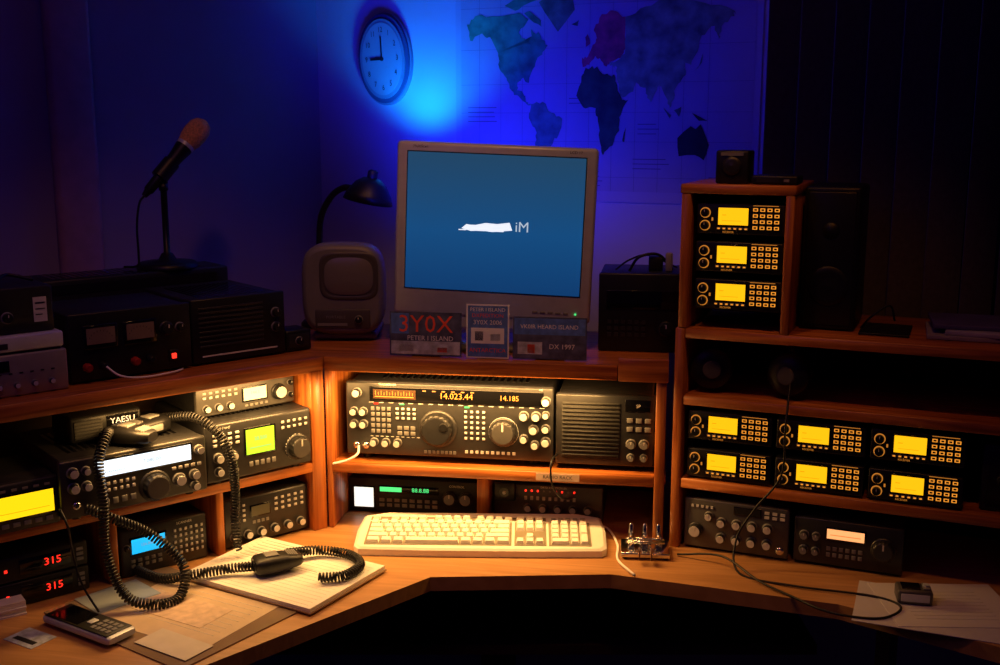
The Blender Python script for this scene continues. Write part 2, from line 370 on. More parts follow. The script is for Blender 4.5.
b.grid(.248,.298,.050,.118,4,6,BTL,.45,.0025,.0006); b.grid(.165,.235,.0185,.028,8,1,BTN,.65,.0025)
b.grid(.25,.36,.022,.032,10,1,BTL,.55,.0025); b.rect(.252,.262,.12,.1235,GLED); b.rect(.06,.07,.1215,.124,RED); b.rect(.115,.125,.1215,.124,GLED)
for i in range(18): b.rect(.05+i*.021,.06+i*.021,.1245,.1255,LBL)
for i in range(10): b.rect(.052+i*.011,.058+i*.011,.052,.053,LBL)
b.lathe([(.007,0),(.007,.004),(.004,.005)],CHR,c=(.022,0,.032),seg=20); b.lathe([(.007,0),(.007,.004),(.004,.005)],CHR,c=(.042,0,.032),seg=20)
b.text('HF',.41,.163,.006,LBL)
b.done('transceiver',M('C',.036,.03,.888))
b=B(); w,h=.20,.150
b.box(.003,w-.003,.012,.25,.010,h+.006,BLK2,.004); b.box(0,w,0,.018,.010,h+.008,DG,.004)
b.box(.012,.13,-.002,0,.025,h-.008,GRL,.002)
for i in range(14): z=.03+i*.0082; b.box(.014,.128,-.004,-.001,z,z+.003,BLK,.0008)
b.box(.14,.192,-.002,0,.125,.150,GLS,.001); b.text('SP',.166,.137,.010,LBL,y=-.0025)
for x in (.150,.168,.186):
    b.box(x-.006,x+.006,-.003,0,.102,.112,BTN,.001); b.box(x-.006,x+.006,-.003,0,.084,.094,BTN,.001)
b.knob(.153,.058,.009,.012,DG,BTN); b.knob(.179,.058,.009,.012,DG,BTN); b.knob(.153,.03,.007,.012,DG,BTN); b.knob(.179,.03,.007,.012,DG,BTN)
for x in (.03,w-.03):
    for yy in (.03,.2): b.lathe([(.010,0),(.012,.011)],BLK,axis='Z',c=(x,yy,0),seg=20)
b.done('external_speaker',M('C',.476,.03,.888))
# ------------------------------------------------------------------ left radios
def feet(b,w,dd,r=.008,h=.008):
    for x in (.03,w-.03):
        for yy in (.02,dd-.03): b.lathe([(r,0),(r*1.1,h)],BLK,axis='Z',c=(x,yy,0),seg=16)
b=B(); w,h=.272,.112
b.box(.003,w-.003,.01,.25,.008,h,BLK2,.004); b.box(0,w,0,.016,.006,h,PAN,.005)
vents(b,.03,.24,.05,.2,h,18)
b.display(.066,.240,.072,.101,WBL,.004); b.text('7.080.00',.165,.0865,.010,DSEG,y=-.0027)
for i in range(12): b.rect(.075+i*.0035,.0765+i*.0035,.079,.081,DSEG,y=-.0027)
b.lathe([(.029,0),(.029,.002),(.026,.003)],SIL,c=(.168,0,.036),seg=36); b.knob(.168,.036,.025,.02,BLK,MG,ind=False)
b.grid(.066,.135,.040,.064,6,2,BTL,.5,.0025,.0006); b.grid(.07,.135,.016,.034,4,1,BTN,.6,.003,.0006); b.grid(.2,.262,.056,.066,5,1,BTL,.6,.0025,.0006)
for (x,z,r) in ((.022,.09,.009),(.022,.062,.009),(.045,.062,.008),(.215,.038,.011),(.245,.042,.009),(.245,.02,.008),(.256,.088,.008),(.045,.09,.007)): b.knob(x,z,r,.013,DG,BTL)
b.lathe([(.007,0),(.007,.004),(.004,.005)],CHR,c=(.025,0,.03),seg=20); feet(b,w,.24)
b.done('transceiver',M('L',-.552,-.035,.8935))
b=B(); w,h=.232,.122
b.box(.003,w-.003,.01,.24,.008,h,BLK2,.004); b.box(0,w,0,.016,.006,h,DG,.006)
vents(b,.03,.2,.05,.2,h,16)
b.display(.085,.146,.050,.100,mat('lcd_green2',(.2,.3,.02),.4,0,(.42,1,.03),1.1),.004); b.text('28.500',.116,.080,.010,DSEG,y=-.0027); b.rect(.092,.138,.062,.063,DSEG,y=-.0027)
b.lathe([(.027,0),(.027,.002),(.024,.003)],BTL,c=(.198,0,.046),seg=36); b.knob(.198,.046,.023,.02,BLK,MG)
b.grid(.012,.075,.075,.105,4,3,BTL,.5,.0025,.0006); b.grid(.088,.150,.022,.038,5,1,BTN,.6,.003,.0006); b.grid(.16,.225,.085,.108,5,2,BTL,.45,.0025,.0006)
for (x,z,r) in ((.025,.055,.009),(.055,.055,.009),(.025,.028,.008),(.055,.028,.008)): b.knob(x,z,r,.013,DG,BTL)
b.text('HF / VHF',.04,.112,.007,LBL); feet(b,w,.22)
b.done('transceiver',M('L',-.272,-.012,.8935))
b=B(); w,h=.215,.062
b.box(.003,w-.003,.01,.19,.004,h,BLK2,.003); b.box(0,w,0,.014,.002,h,MG,.004)
b.display(.10,.150,.022,.047,mat('lcd_pale',(.5,.5,.3),.4,0,(1,.82,.42),1.1),.003); b.text('144.3',.125,.036,.009,DSEG,y=-.0027)
b.knob(.178,.03,.014,.014,DG,SIL); b.grid(.01,.09,.035,.054,6,2,BTL,.5,.0025,.0006)
for x in (.02,.045,.07): b.knob(x,.018,.007,.01,DG,BTL)
b.grid(.10,.155,.008,.016,5,1,BTN,.6,.002); b.knob(.204,.045,.005,.01); b.knob(.204,.02,.005,.01); feet(b,w,.17,h=.003)
b.done('mobile_transceiver',M('L',-.262,.04,1.0165))
b=B(); w,h=.135,.05
b.box(0,w,0,.10,0,h,BLK,.006); b.box(.008,.06,-.002,0,.008,h-.008,GRL,.001)
for i in range(6): b.box(.01,.058,-.003,0,.010+i*.006,.012+i*.006,DG)
b.box(.068,.128,-.0015,0,.022,.045,GLS,.0005); b.text('YAESU',.098,.033,.016,mat('logo_white',(.8,.8,.8),.5,0,(.8,.85,1),.35),y=-.002)
b.done('extension_speaker',M('L',-.50,.055,1.0065))
b=B(); w,h=.16,.088
b.box(.003,w-.003,.01,.17,.004,h,BLK2,.004); b.box(0,w,0,.016,0,h,DG,.006)
b.display(.02,.148,.026,.066,YEL2,.004); b.rect(.03,.14,.036,.0368,DTX,y=-.0027); b.grid(.02,.148,.008,.02,7,1,BTN,.65,.002,.0005); b.grid(.02,.148,.072,.08,7,1,BTN,.5,.002)
b.done('mobile_transceiver',M('L',-.708,-.02,.8935))
b=B(); w,h=.172,.092
b.box(.003,w-.003,.01,.2,.002,h,BLK2,.003); b.box(0,w,0,.014,0,h,DG,.005)
b.display(.020,.085,.044,.072,BLC,.004); b.text('156.800',.05,.059,.008,DSEG,y=-.0027)
b.grid(.10,.165,.018,.076,6,5,BTL,.45,.0025,.0006); b.grid(.015,.08,.015,.035,5,2,BTN,.62,.0025,.0006); b.knob(.010,.058,.006,.011); b.text('SCANNER',.125,.083,.007,LBL)
b.done('radio_scanner',M('L',-.437,.012,DZ+.0005))
b=B(); w,h=.192,.102
b.box(.003,w-.003,.01,.2,.006,h,BLK2,.003); b.box(0,w,0,.014,.004,h,DG,.005)
b.display(.06,.10,.06,.08,mat('lcd_off',(.08,.09,.07),.3),.003); b.grid(.108,.182,.058,.092,5,3,BTL,.45,.0025,.0006); b.grid(.012,.05,.05,.092,3,4,BTL,.45,.0025,.0006)
for i in range(6): b.knob(.02+i*.03,.025,.008,.012,DG,BTL)
b.grid(.06,.10,.042,.052,4,1,BTN,.6,.002); feet(b,w,.18,h=.005)
b.done('shortwave_receiver',M('L',-.229,.014,DZ+.0005))
b=B(); w,h=.17,.094
b.box(0,w,0,.16,0,.046,BLK,.004); b.box(0,w,0,.16,.048,h,BLK,.004)
for z in (.010,.058):
    b.box(.05,.14,-.002,0,z,z+.028,GLS,.001); b.text('315',.107,z+.014,.019,RED,y=-.0025,sx=1.1); b.rect(.025,.03,z+.01,z+.015,RED)
    b.grid(.145,.165,z,z+.028,1,3,BTN,.6,.002)
b.done('digital_swr_meter',M('L',-.668,.01,DZ+.0005))
# ------------------------------------------------------------------ centre lower bay
b=B(); w,h=.284,.078
b.box(0,w,.008,.16,0,h,BLK2,.004); b.box(-.0005,w+.0005,0,.012,0,h,BLK,.003)
b.display(.012,.055,.012,.056,WHD,.003)
b.box(.065,.20,-.002,0,.045,.062,GLS,.001); b.rect(.070,.118,.049,.059,GLED,y=-.003); b.text('88.8.88',.16,.054,.013,GLED,y=-.003)
b.grid(.065,.2,.012,.035,8,2,BTN,.65,.002,.0005); b.knob(.225,.04,.014,.012,DG,BTN); b.knob(.26,.04,.014,.012,DG,BTN); b.text('CONTROL',.24,.066,.007,LBL)
b.done('rotator_controller',M('C',.016,.105,DZ+.0005))
b=B(); w,h=.235,.09
b.box(0,w,.008,.15,0,h-.012,BLK2,.004); b.box(0,w,0,.012,0,h-.012,MG,.003)
b.box(.004,.05,-.02,.0,.046,.088,BLK,.004); b.lathe([(.011,0),(.010,.004)],DG,c=(.027,-.02,.067),seg=24); b.lathe([(.004,0),(.003,.005)],SIL,c=(.027,-.024,.067),seg=12)
for i in range(9): b.lathe([(.0022,0),(.002,.002)],RED if i not in (3,4,7) else BTN,c=(.07+i*.013,0,.066),seg=12); b.box(.067+i*.013,.073+i*.013,-.003,0,.046,.054,BTL,.0006)
for i in range(5): b.knob(.075+i*.032,.028,.008,.01,DG,BTL)
b.text('DATA CONTROLLER',.13,.074,.006,LBL)
b.done('terminal_node_controller',M('C',.336,.105,DZ+.0005))
# ------------------------------------------------------------------ right lower bay
b=B(); w,h=.205,.105
b.box(.003,w-.003,.01,.22,.006,h,BLK2,.004); b.box(0,w,0,.014,.004,h,MG,.004)
for i in range(4):
    for j in range(2): b.knob(.075+i*.03,.03+j*.032,.009,.012,DG,BTL)
b.knob(.024,.04,.013,.014,DG,BTL); b.knob(.05,.072,.008,.012,DG,BTL); b.grid(.012,.06,.085,.095,5,1,BTL,.5,.002); b.display(.1,.15,.084,.097,mat('lcd_off2',(.02,.02,.02),.2),.002)
b.grid(.155,.2,.08,.098,3,2,BTL,.6,.002); b.lathe([(.008,0),(.008,.003),(.004,.004)],CHR,c=(.19,0,.02),seg=20); feet(b,w,.2,h=.005)
b.done('antenna_tuner',M('R',.029,.008,DZ+.0005))
b=B(); w,h=.20,.095
b.box(.003,w-.003,.01,.22,.006,h,BLK2,.004); b.box(0,w,0,.014,.004,h,DG,.004)
b.display(.062,.130,.059,.078,ORD,.004); b.rect(.068,.124,.066,.0675,mat('lcd_orange_dark',(.3,.08,.02),.5,0,(.8,.2,.04),1),y=-.0027)
b.grid(.06,.13,.02,.045,6,2,BTN,.65,.002,.0005); b.knob(.165,.05,.02,.016,DG,DG)
for z in (.03,.06): b.knob(.02,z,.008,.012,DG,BTN); b.knob(.042,z,.007,.012,DG,BTN)
feet(b,w,.2,h=.005)
b.done('mobile_transceiver',M('R',.243,.012,DZ+.0005))
b=B(); pad=mat('leatherette',(.02,.02,.022),.4,noise=.3,nscale=90,bump=.2)
for x,a in ((.0,12),(.15,-14)):
    T=Matrix.Translation((x,0,.045))@Matrix.Rotation(D2R(a),4,'Z')
    b.lathe([(.030,-.012),(.040,-.008),(.042,.008),(.038,.016),(.02,.020),(.0,.021)],BLK,c=(0,0,0),M=T,seg=32)
    b.lathe([(.024,-.022),(.036,-.024),(.040,-.016),(.036,-.010)],pad,M=T,seg=32); b.lathe([(.018,0),(.016,.002)],MG,c=(0,-.021,0),M=T,seg=24)
b.tube([(0,.01,.086),(.005,.03,.096),(.04,.09,.100),(.075,.11,.101),(.11,.09,.100),(.145,.03,.096),(.15,.01,.086)],.006,pad)
b.done('headphones',M('R',.065,.05,1.064))
# ------------------------------------------------------------------ on top, right rack
b=B(); b.box(0,.103,0,.17,0,.272,BLK,.006); b.box(.006,.097,-.004,0,.008,.264,BLK,.004)
b.lathe([(.038,0),(.036,.003),(.026,.001),(.0,.004)],BLK,c=(.0515,-.004,.085),seg=32); b.lathe([(.016,0),(.014,.003),(0,.004)],BLK,c=(.0515,-.004,.19),seg=24)
b.done('bookshelf_speaker',M('R',.222,.085,1.194))
b=B(); b.box(0,.062,0,.06,0,.062,BLK,.004); b.lathe([(.018,0),(.017,.004),(.010,.003),(0,.006)],DG,c=(.031,0,.033),seg=24); b.box(.01,.052,-.002,0,.052,.058,BTN)
b.done('small_speaker',M('R',.062,.03,1.4705))
b=B(); b.box(0,.085,0,.07,0,.016,BLK,.003); b.box(.01,.05,-.001,0,.004,.012,DG); b.box(.06,.07,-.0015,0,.005,.010,BTN); b.done('network_switch',M('R',.130,.03,1.4705))
b=B()
for i,(u,d,w,l,a) in enumerate(((0,0,.21,.15,3),(.03,.01,.19,.14,-4),(.01,.02,.2,.14,6))):
    c=[(.3,.27,.25),(.35,.35,.36),(.08,.07,.16)][i]
    b.box(0,w,0,l,0,.008,mat('magazine_cover_%d'%i,c,.5,noise=.2,nscale=20),.001,Matrix.Translation((u,d,i*.0085))@Matrix.Rotation(D2R(a),4,'Z'))
b.done('magazine_stack',M('R',.455,.06,1.194))
b=B(); b.box(0,.09,0,.12,0,.004,BLK,.001); b.tube([(.0,.05,.004),(.02,.04,.03),(.05,.05,.05),(.06,.06,.02)],.002,BLK); b.done('cable_tidy',M('R',.335,.06,1.194))
# ------------------------------------------------------------------ monitor
b=B(); w,h=.415,.362
b.box(0,w,0,.03,0,h,SIL,.008); b.box(.04,w-.04,.028,.06,.05,h-.05,MG,.012)
scr=bpy.data.materials.new('monitor_screen'); scr.use_nodes=True; nt=scr.node_tree; p=nt.nodes['Principled BSDF']
tc=nt.nodes.new('ShaderNodeTexCoord'); sp=nt.nodes.new('ShaderNodeSeparateXYZ'); mr=nt.nodes.new('ShaderNodeMapRange'); rp=nt.nodes.new('ShaderNodeValToRGB')
nt.links.new(tc.outputs['Object'],sp.inputs[0]); nt.links.new(sp.outputs['Z'],mr.inputs['Value']); mr.inputs['From Min'].default_value=.05; mr.inputs['From Max'].default_value=.34
nt.links.new(mr.outputs[0],rp.inputs[0]); rp.color_ramp.elements[0].color=(.004,.042,.15,1); rp.color_ramp.elements[1].color=(.014,.060,.13,1)
e=rp.color_ramp.elements.new(.45); e.color=(.006,.070,.21,1)
nt.links.new(rp.outputs[0],p.inputs['Emission Color']); p.inputs['Emission Strength'].default_value=1; p.inputs['Base Color'].default_value=(.01,.01,.015,1); p.inputs['Roughness'].default_value=.35
b.box(.022,w-.022,-.001,0,.056,h-.019,BLK); b.box(.024,w-.024,-.0016,0,.058,h-.021,scr)
WE=mat('screen_white',(.5,.5,.5),.5,0,(.8,.88,1),1.0)
Vs=[(.140,.188),(.150,.197),(.165,.195),(.190,.201),(.215,.200),(.240,.204),(.243,.196),(.246,.188),(.205,.183),(.18,.185),(.16,.183)]
b.add([(x,-.0021,z) for x,z in Vs],[tuple(range(len(Vs)))],WE)
for i in range(7): b.box(.134+i*.010,.15+i*.013,-.0022,0,.184+ (i%3)*.005,.186+(i%3)*.005,WE)
V,F=textmesh('Mi'); b.add([(.266-v.x*.030,-.0021,.195+v.y*.030) for v in V],F,mat('screen_grey',(.3,.3,.3),.5,0,(.5,.62,.75),.8))
b.text('MultiScan',.05,h-.010,.008,bk); b.text('LCD 17',w-.045,h-.010,.008,bk)
for i in range(5): b.box(w-.12+i*.016,w-.109+i*.016,-.002,0,.018,.023,BTN,.001)
b.lathe([(.002,0),(.002,.002)],GLED,c=(w-.03,0,.02),seg=12)
b.box(w/2-.035,w/2+.035,.035,.055,-.063,.12,MG,.006,Matrix.Rotation(D2R(-1),4,'Y'))
b.loft([(0,0,0,.11,.085),(.010,0,0,.108,.083),(.016,0,0,.08,.06)],MG,M=Matrix.Translation((w/2,.06,-.066))@Matrix.Rotation(D2R(-2.3),4,'Y')@Matrix.Rotation(D2R(90),4,'X'),p=2.6)
b.done('computer_monitor',M('C',.120,.115,1.187,yaw=2,roll=2.3))
# ------------------------------------------------------------------ QSL cards
def card(name,w,h,bg,items,Mx,frame=None):
    b=B(); b.box(0,w,0,.0012,0,h,frame or bg)
    b.box(.003,w-.003,-.0004,0,.003,h-.003,bg)
    for it in items:
        if it[0]=='t': b.text(it[1],it[2],it[3],it[4],it[5],y=-.0008)
        else: b.rect(*it[1:5],it[5],y=-.0006)
    b.box(w*.3,w*.7,.0,.028,0,.001,frame or bg); b.box(w*.45,w*.55,.0015,.024,.0,h*.6,frame or bg)
    b.done(name,Mx)
cr=mat('card_red',(.9,.10,.04),.5); cg=mat('card_photo_dark',(.09,.10,.18),.5,noise=.5,nscale=50); ci=mat('card_blue',(.10,.20,.6),.5,noise=.3,nscale=60); cw=mat('card_white',(.9,.9,.95),.5,noise=.05)
cbn=mat('card_ice',(.5,.55,.65),.5,noise=.4,nscale=60)
card('qsl_postcard',.150,.090,cg,[('r',.003,.147,.003,.030,cbn),('r',.003,.04,.045,.087,ci),('t','3Y0X',.075,.064,.050,cr),('t','PETER I ISLAND',.085,.036,.014,cw),('r',.02,.05,.008,.022,cw),('r',.10,.12,.008,.018,cr)],M('C',.130,.040,1.113,pitch=-4))
card('qsl_postcard',.088,.110,ci,[('r',.010,.078,.030,.062,cw),('t','PETER I ISLAND',.044,.099,.0105,cw),('t','DXPEDITION',.044,.087,.011,cr),('t','3Y0X 2006',.044,.073,.013,cw),('t','ANTARCTICA',.044,.016,.012,cr),('r',.018,.035,.036,.055,cg),('r',.05,.07,.036,.050,cbn)],M('C',.291,.034,1.113,pitch=-4),frame=cw)
card('qsl_postcard',.150,.086,cg,[('r',.003,.147,.05,.083,ci),('t','VK0IR HEARD ISLAND',.074,.066,.012,cw),('r',.01,.06,.01,.035,cbn),('r',.03,.045,.012,.03,cr),('r',.07,.14,.012,.04,cg),('t','DX 1997',.1,.026,.014,cw)],M('C',.386,.04,1.113,pitch=-4))
# ------------------------------------------------------------------ portable CRT
b=B(); BEI=mat('aged_grey_plastic',(.17,.16,.165),.42,noise=.1,nscale=20)
b.box(.02,.16,.02,.17,0,.02,BEI,.008)
b.loft([(-.002,.09,.115,.078,.088),(.0,.09,.115,.084,.094),(.012,.09,.115,.09,.1),(.05,.09,.115,.09,.1),(.1,.09,.112,.078,.085),(.17,.09,.105,.05,.055)],BEI,p=3.8,seg=48)
b.loft([(-.003,.105,.145,.064,.052),(-.006,.105,.145,.060,.048),(-.002,.105,.145,.054,.042)],mat('crt_bezel',(.07,.06,.06),.4),p=4.5,seg=40)
b.loft([(-.0045,.105,.145,.053,.041),(-.009,.105,.145,.04,.03),(-.0105,.105,.145,.015,.01)],mat('crt_glass',(.17,.15,.15),.25),p=3.2,seg=40)
b.box(.03,.15,-.0045,0,.030,.072,mat('crt_strip',(.07,.06,.06),.5),.002); b.text('PORTABLE',.075,.055,.009,BTN,y=-.005); b.knob(.125,.05,.008,.01,y=-.004); b.box(.035,.1,-.0055,-.004,.036,.042,BTN)
b.done('portable_crt_television',M('C',-.094,.15,1.1125,yaw=8))
# ------------------------------------------------------------------ gooseneck lamp
b=B()
b.lathe([(.05,0),(.05,.008),(.042,.016),(.015,.02),(.012,.03)],BLK,axis='Z',c=(0,0,0),seg=36)
b.tube([(0,0,.02),(-.004,0,.12),(-.002,0,.2),(.005,0,.26),(.03,0,.305),(.06,-.005,.325),(.085,-.01,.325)],.0075,BLK,seg=12)
T=Matrix.Translation((.125,-.012,.318))@Matrix.Rotation(D2R(12),4,'Y')
b.lathe([(.0,.032),(.02,.030),(.036,.018),(.052,-.006),(.058,-.024),(.056,-.024),(.05,-.008),(.03,.014),(.0,.02)],BLK,axis='Z',M=T,seg=36)
b.lathe([(.012,.03),(.012,.046),(.006,.05)],BLK,axis='Z',M=T,seg=16); b.lathe([(0,-.02),(.016,-.012),(.02,.0),(.014,.014)],mat('lamp_bulb_off',(.3,.3,.3),.2),axis='Z',M=T,seg=20)
b.done('gooseneck_desk_lamp',M('C',-.112,.352,1.1115))
# ------------------------------------------------------------------ dark box right of monitor
b=B(); w,h=.18,.165
b.box(0,w,.006,.16,0,h,BLK2,.005); b.box(-.001,w+.001,0,.01,-.0,h+.001,BLK,.004)
b.grid(.015,.1,.03,.07,6,3,DG,.6,.002); b.knob(.14,.05,.014,.012); b.box(.015,.165,-.002,0,.09,.13,GLS,.001)
b.tube([(.06,.05,h),(.08,.04,h+.03),(.12,.05,h+.035),(.15,.06,h+.002)],.003,BLK); b.tube([(.03,.06,h),(.06,.06,h+.022),(.1,.08,h+.03),(.16,.1,h+.002)],.002,BLK); b.box(.1,.13,.05,.09,h,h+.03,BLK,.003); b.box(.135,.15,.04,.05,h,h+.04,mat('grey_plug',(.3,.28,.26),.5),.003)
b.done('antenna_switch_box',M('C',.553,.15,1.1115))
# ------------------------------------------------------------------ left top equipment
b=B(); w,h=.235,.128
b.box(.003,w-.003,.008,.20,.006,h,BLK2,.004); b.box(0,w,0,.012,.004,h+.002,BLK,.003)
mf=mat('meter_dial',(.20,.15,.12),.3,noise=.1)
for x in (.025,.10):
    b.box(x,x+.065,-.006,0,.062,.108,GLS,.003); b.box(x+.006,x+.059,-.0066,0,.072,.102,mf)
    for i in range(9): a=D2R(150-i*15); b.box(x+.032+.024*math.cos(a)-.0005,x+.032+.024*math.cos(a)+.0005,-.007,0,.074+.024*math.sin(a)-.003,.074+.024*math.sin(a),bk)
b.knob(.185,.085,.012,.014); b.knob(.212,.085,.008,.014); b.box(.188,.206,-.003,0,.018,.042,BLK,.002); b.box(.1925,.2015,-.006,0,.025,.035,em('rocker_red',(1,.03,.015),2.0),.001)
drd=mat('terminal_red',(.35,.02,.01),.4)
for x in (.03,.06,.12,.15): b.lathe([(.008,0),(.008,.012),(.005,.016)],drd if x in (.03,.12) else BLK,c=(x,0,.03),seg=16)
b.tube([(.06,-.016,.03),(.08,-.03,.012),(.12,-.035,.004),(.18,-.03,.004),(.21,-.01,.003)],.002,WHT); feet(b,w,.18,h=.005)
b.done('bench_power_supply',M('L',-.482,.08,1.1115))
b=B(); w,h=.205,.13
b.box(.003,w-.003,.008,.24,.006,h,BLK2,.004); b.box(0,w,0,.012,.004,h+.002,BLK,.003)
for i in range(9): b.box(.015,w-.05,-.002,0,.035+i*.0095,.039+i*.0095,DG,.0006)
b.rect(.02,.185,.016,.019,LBL); b.knob(w-.022,.09,.009,.012); b.knob(w-.022,.06,.009,.012); vents(b,.03,.18,.03,.2,h,14); feet(b,w,.2,h=.005)
b.done('communications_speaker',M('L',-.243,.085,1.1115))
b=B(); w,h=.43,.165
b.box(0,w,0,.113,0,h-.004,BLK2,.005); b.box(.02,.4,-.001,.002,.13,.15,BLK); vents(b,.05,.38,.01,.1,h-.004,24)
b.done('linear_amplifier',M('L',-.47,.33,1.1115))
b=B(); b.box(0,.06,0,.06,0,.045,BLK,.004); b.box(.006,.054,-.0012,0,.008,.037,DG,.001); b.knob(.03,.022,.008,.01); b.done('antenna_tuner_box',M('L',-.034,.09,1.1115))
b=B(); w,h=.30,.075
SVB=mat('brushed_aluminium',(.45,.42,.38),.35,.5,noise=.1,nscale=40)
b.box(0,w,0,.22,0,h,SVB,.004)
for i in range(8): b.knob(w-.03-i*.03,.02,.005,.008,DG,BTL)
for i in range(12): b.rect(w-.03-i*.018,w-.024-i*.018,.04,.0425,bk)
b.box(.03,.2,-.002,0,.045,.065,GLS,.001)
b.box(-.002,w-.01,.004,.22,h,h+.004,BLK); b.box(0,w-.004,0,.22,h+.004,h+.032,SIL,.004); b.box(.02,.2,-.001,0,h+.01,h+.02,DG)
b.done('audio_amplifier',M('L',-.792,.06,1.1115))
b=B(); b.box(0,.27,0,.18,0,.082,BLK2,.004); b.box(.235-.0,.258,-.001,0,.018,.062,BTL); b.rect(.238,.255,.05,.053,bk,y=-.0015); b.rect(.238,.255,.04,.042,bk,y=-.0015); b.rect(.238,.25,.03,.032,bk,y=-.0015)
for i in range(5): b.knob(.03+i*.04,.03,.009,.01)
b.done('switch_box',M('L',-.775,.075,1.111+.108))
b=B(); b.tube([(0,0,0),(.05,.02,.012),(.12,.0,.004),(.16,.05,.01),(.2,.03,.0)],.003,BLK); b.done('loose_cable',M('L',-.72,.1,1.305))
# ------------------------------------------------------------------ microphone on stand
b=B()
b.lathe([(.066,0),(.066,.006),(.058,.012),(.02,.016),(.012,.03),(.007,.032),(.007,.165),(.010,.167),(.010,.181),(.0,.183)],BLK,axis='Z',seg=40)
a0=Vector((-.036,0,.165)); a1=Vector((.112,-.0,.322)); dv=(a1-a0).normalized()
T=Matrix.Translation(a0)@dv.to_track_quat('Z','Y').to_matrix().to_4x4()
b.lathe([(.006,-.012),(.008,0),(.011,.004),(.0125,.05),(.0165,.105),(.019,.122),(.0195,.13)],BLK,axis='Z',M=T,seg=28)
b.lathe([(.0205,.128),(.0205,.136)],SIL,axis='Z',M=T,seg=28)
b.lathe([(.020,.136),(.0245,.15),(.0265,.168),(.025,.186),(.018,.198),(.008,.204),(0,.205)],mat('foam_windscreen',(.80,.38,.14),.9,noise=.3,nscale=250,bump=.5),axis='Z',M=T,seg=32)
b.lathe([(.0185,.04),(.0185,.085)],BLK,axis='Z',M=T,seg=24)
b.tube([(.0,0,.17),(.002,0,.19),(.004,0,.205)],.009,BLK)
b.tube([a0-dv*.01,(-.056,0,.14),(-.064,0,.09),(-.064,0,.03),(-.068,.0,.008),(-.09,.02,.005)],.0025,BLK)
b.done('desk_microphone',M('L',-.156,.385,1.2735))
# ------------------------------------------------------------------ keyboard
b=B(); kw,kd=.500,.152
def ztop(y): return .017+ (y/kd)*.016
out=[(0,.012),(.010,.0),(.15,-.004),(.35,-.004),(kw-.010,.0),(kw,.012),(kw+.002,.08),(kw-.004,kd-.012),(kw-.05,kd+.004),(.05,kd+.004),(.004,kd-.012),(-.002,.08)]
n=len(out); V=[(x,y,0) for x,y in out]+[(x,y,ztop(y)-.004) for x,y in out]+[(.006+(x*(kw-.012)/kw),.004+y*(kd-.008)/kd,ztop(y)) for x,y in out]
F=[tuple(range(n))]+[(i,(i+1)%n,(i+1)%n+n,i+n) for i in range(n)]+[(i+n,(i+1)%n+n,(i+1)%n+2*n,i+2*n) for i in range(n)]+[tuple(range(2*n,3*n))]
b.add(V,F,OFF)
sl=math.atan(.016/kd)
KM=Matrix.Translation((0,0,.0172))@Matrix.Rotation(sl,4,'X')
def keyc(x,y,w,d,h=.0075,m=KEY):
    g=.0014;t=.0024
    V=[(x+g,y+g,0),(x+w-g,y+g,0),(x+w-g,y+d-g,0),(x+g,y+d-g,0),(x+g+t,y+g+t,h),(x+w-g-t,y+g+t,h),(x+w-g-t,y+d-g-t*.7,h+.0008),(x+g+t,y+d-g-t*.7,h+.0008)]
    b.add(V,[(3,2,1,0),(4,5,6,7),(0,1,5,4),(1,2,6,5),(2,3,7,6),(3,0,4,7)],m,False,KM)
px=.0192; x0=.022; y0=.014
b.box(x0-.002,x0+15*px+.002,y0-.002,y0+5*.0192+.002,-.001,.0006,GAP,M=KM)
b.box(x0+15*px+.008,x0+18*px+.014,y0-.002,y0+5*.0192+.002,-.001,.0006,GAP,M=KM)
b.box(x0+18*px+.019,x0+22*px+.026,y0-.002,y0+5*.0192+.002,-.001,.0006,GAP,M=KM)
b.box(x0-.002,x0+18*px+.014,y0+.104,y0+.119,-.001,.0006,GAP,M=KM)
rows=[[1.5,1.25,1.25,5.75,1.25,1.25,1.25,1.5],[2.25]+[1]*10+[2.75],[1.75]+[1]*11+[2.25],[1.5]+[1]*12+[1.5],[1]*13+[2]]
for j,r in enumerate(rows):
    x=x0
    for wd in r: keyc(x,y0+j*.0192,wd*px,.0192); x+=wd*px
nx=x0+15*px+.010
for i in range(3): keyc(nx+i*px,y0,px,.0192)
keyc(nx+px,y0+.0192,px,.0192)
for j in (3,4):
    for i in range(3): keyc(nx+i*px,y0+j*.0192,px,.0192)
nx2=x0+18*px+.0225
keyc(nx2,y0,2*px,.0192); keyc(nx2+2*px,y0,px,.0192); keyc(nx2+3*px,y0,px,.0384)
for j in (1,2,3,4):
    for i in range(3): keyc(nx2+i*px,y0+j*.0192,px,.0192)
keyc(nx2+3*px,y0+2*.0192,px,.0384); keyc(nx2+3*px,y0+4*.0192,px,.0192)
for g,(s0,c) in enumerate(((0,1),(2,4),(6.7,4),(11.2,4),(15.5,3))):
    for i in range(c): keyc(x0+(s0+i)*px,y0+.105,px,.013,.006)
for i in range(5): b.box(nx2+.002+i*.015,nx2+.012+i*.015,y0+.108,y0+.116,0,.003,mat('media_key',(.4,.4,.38),.4),.001,KM)
b.tube([(kw*.96,kd+.0,.012),(kw+.012,kd-.005,.004),(kw+.025,kd-.09,.003),(kw+.02,kd-.17,.003),(kw+.045,kd-.245,.004)],.0025,WHT)
b.done('computer_keyboard',Matrix.Translation((-.290,2.050,DZ+.001))@Matrix.Rotation(D2R(-1.5),4,'Z'))
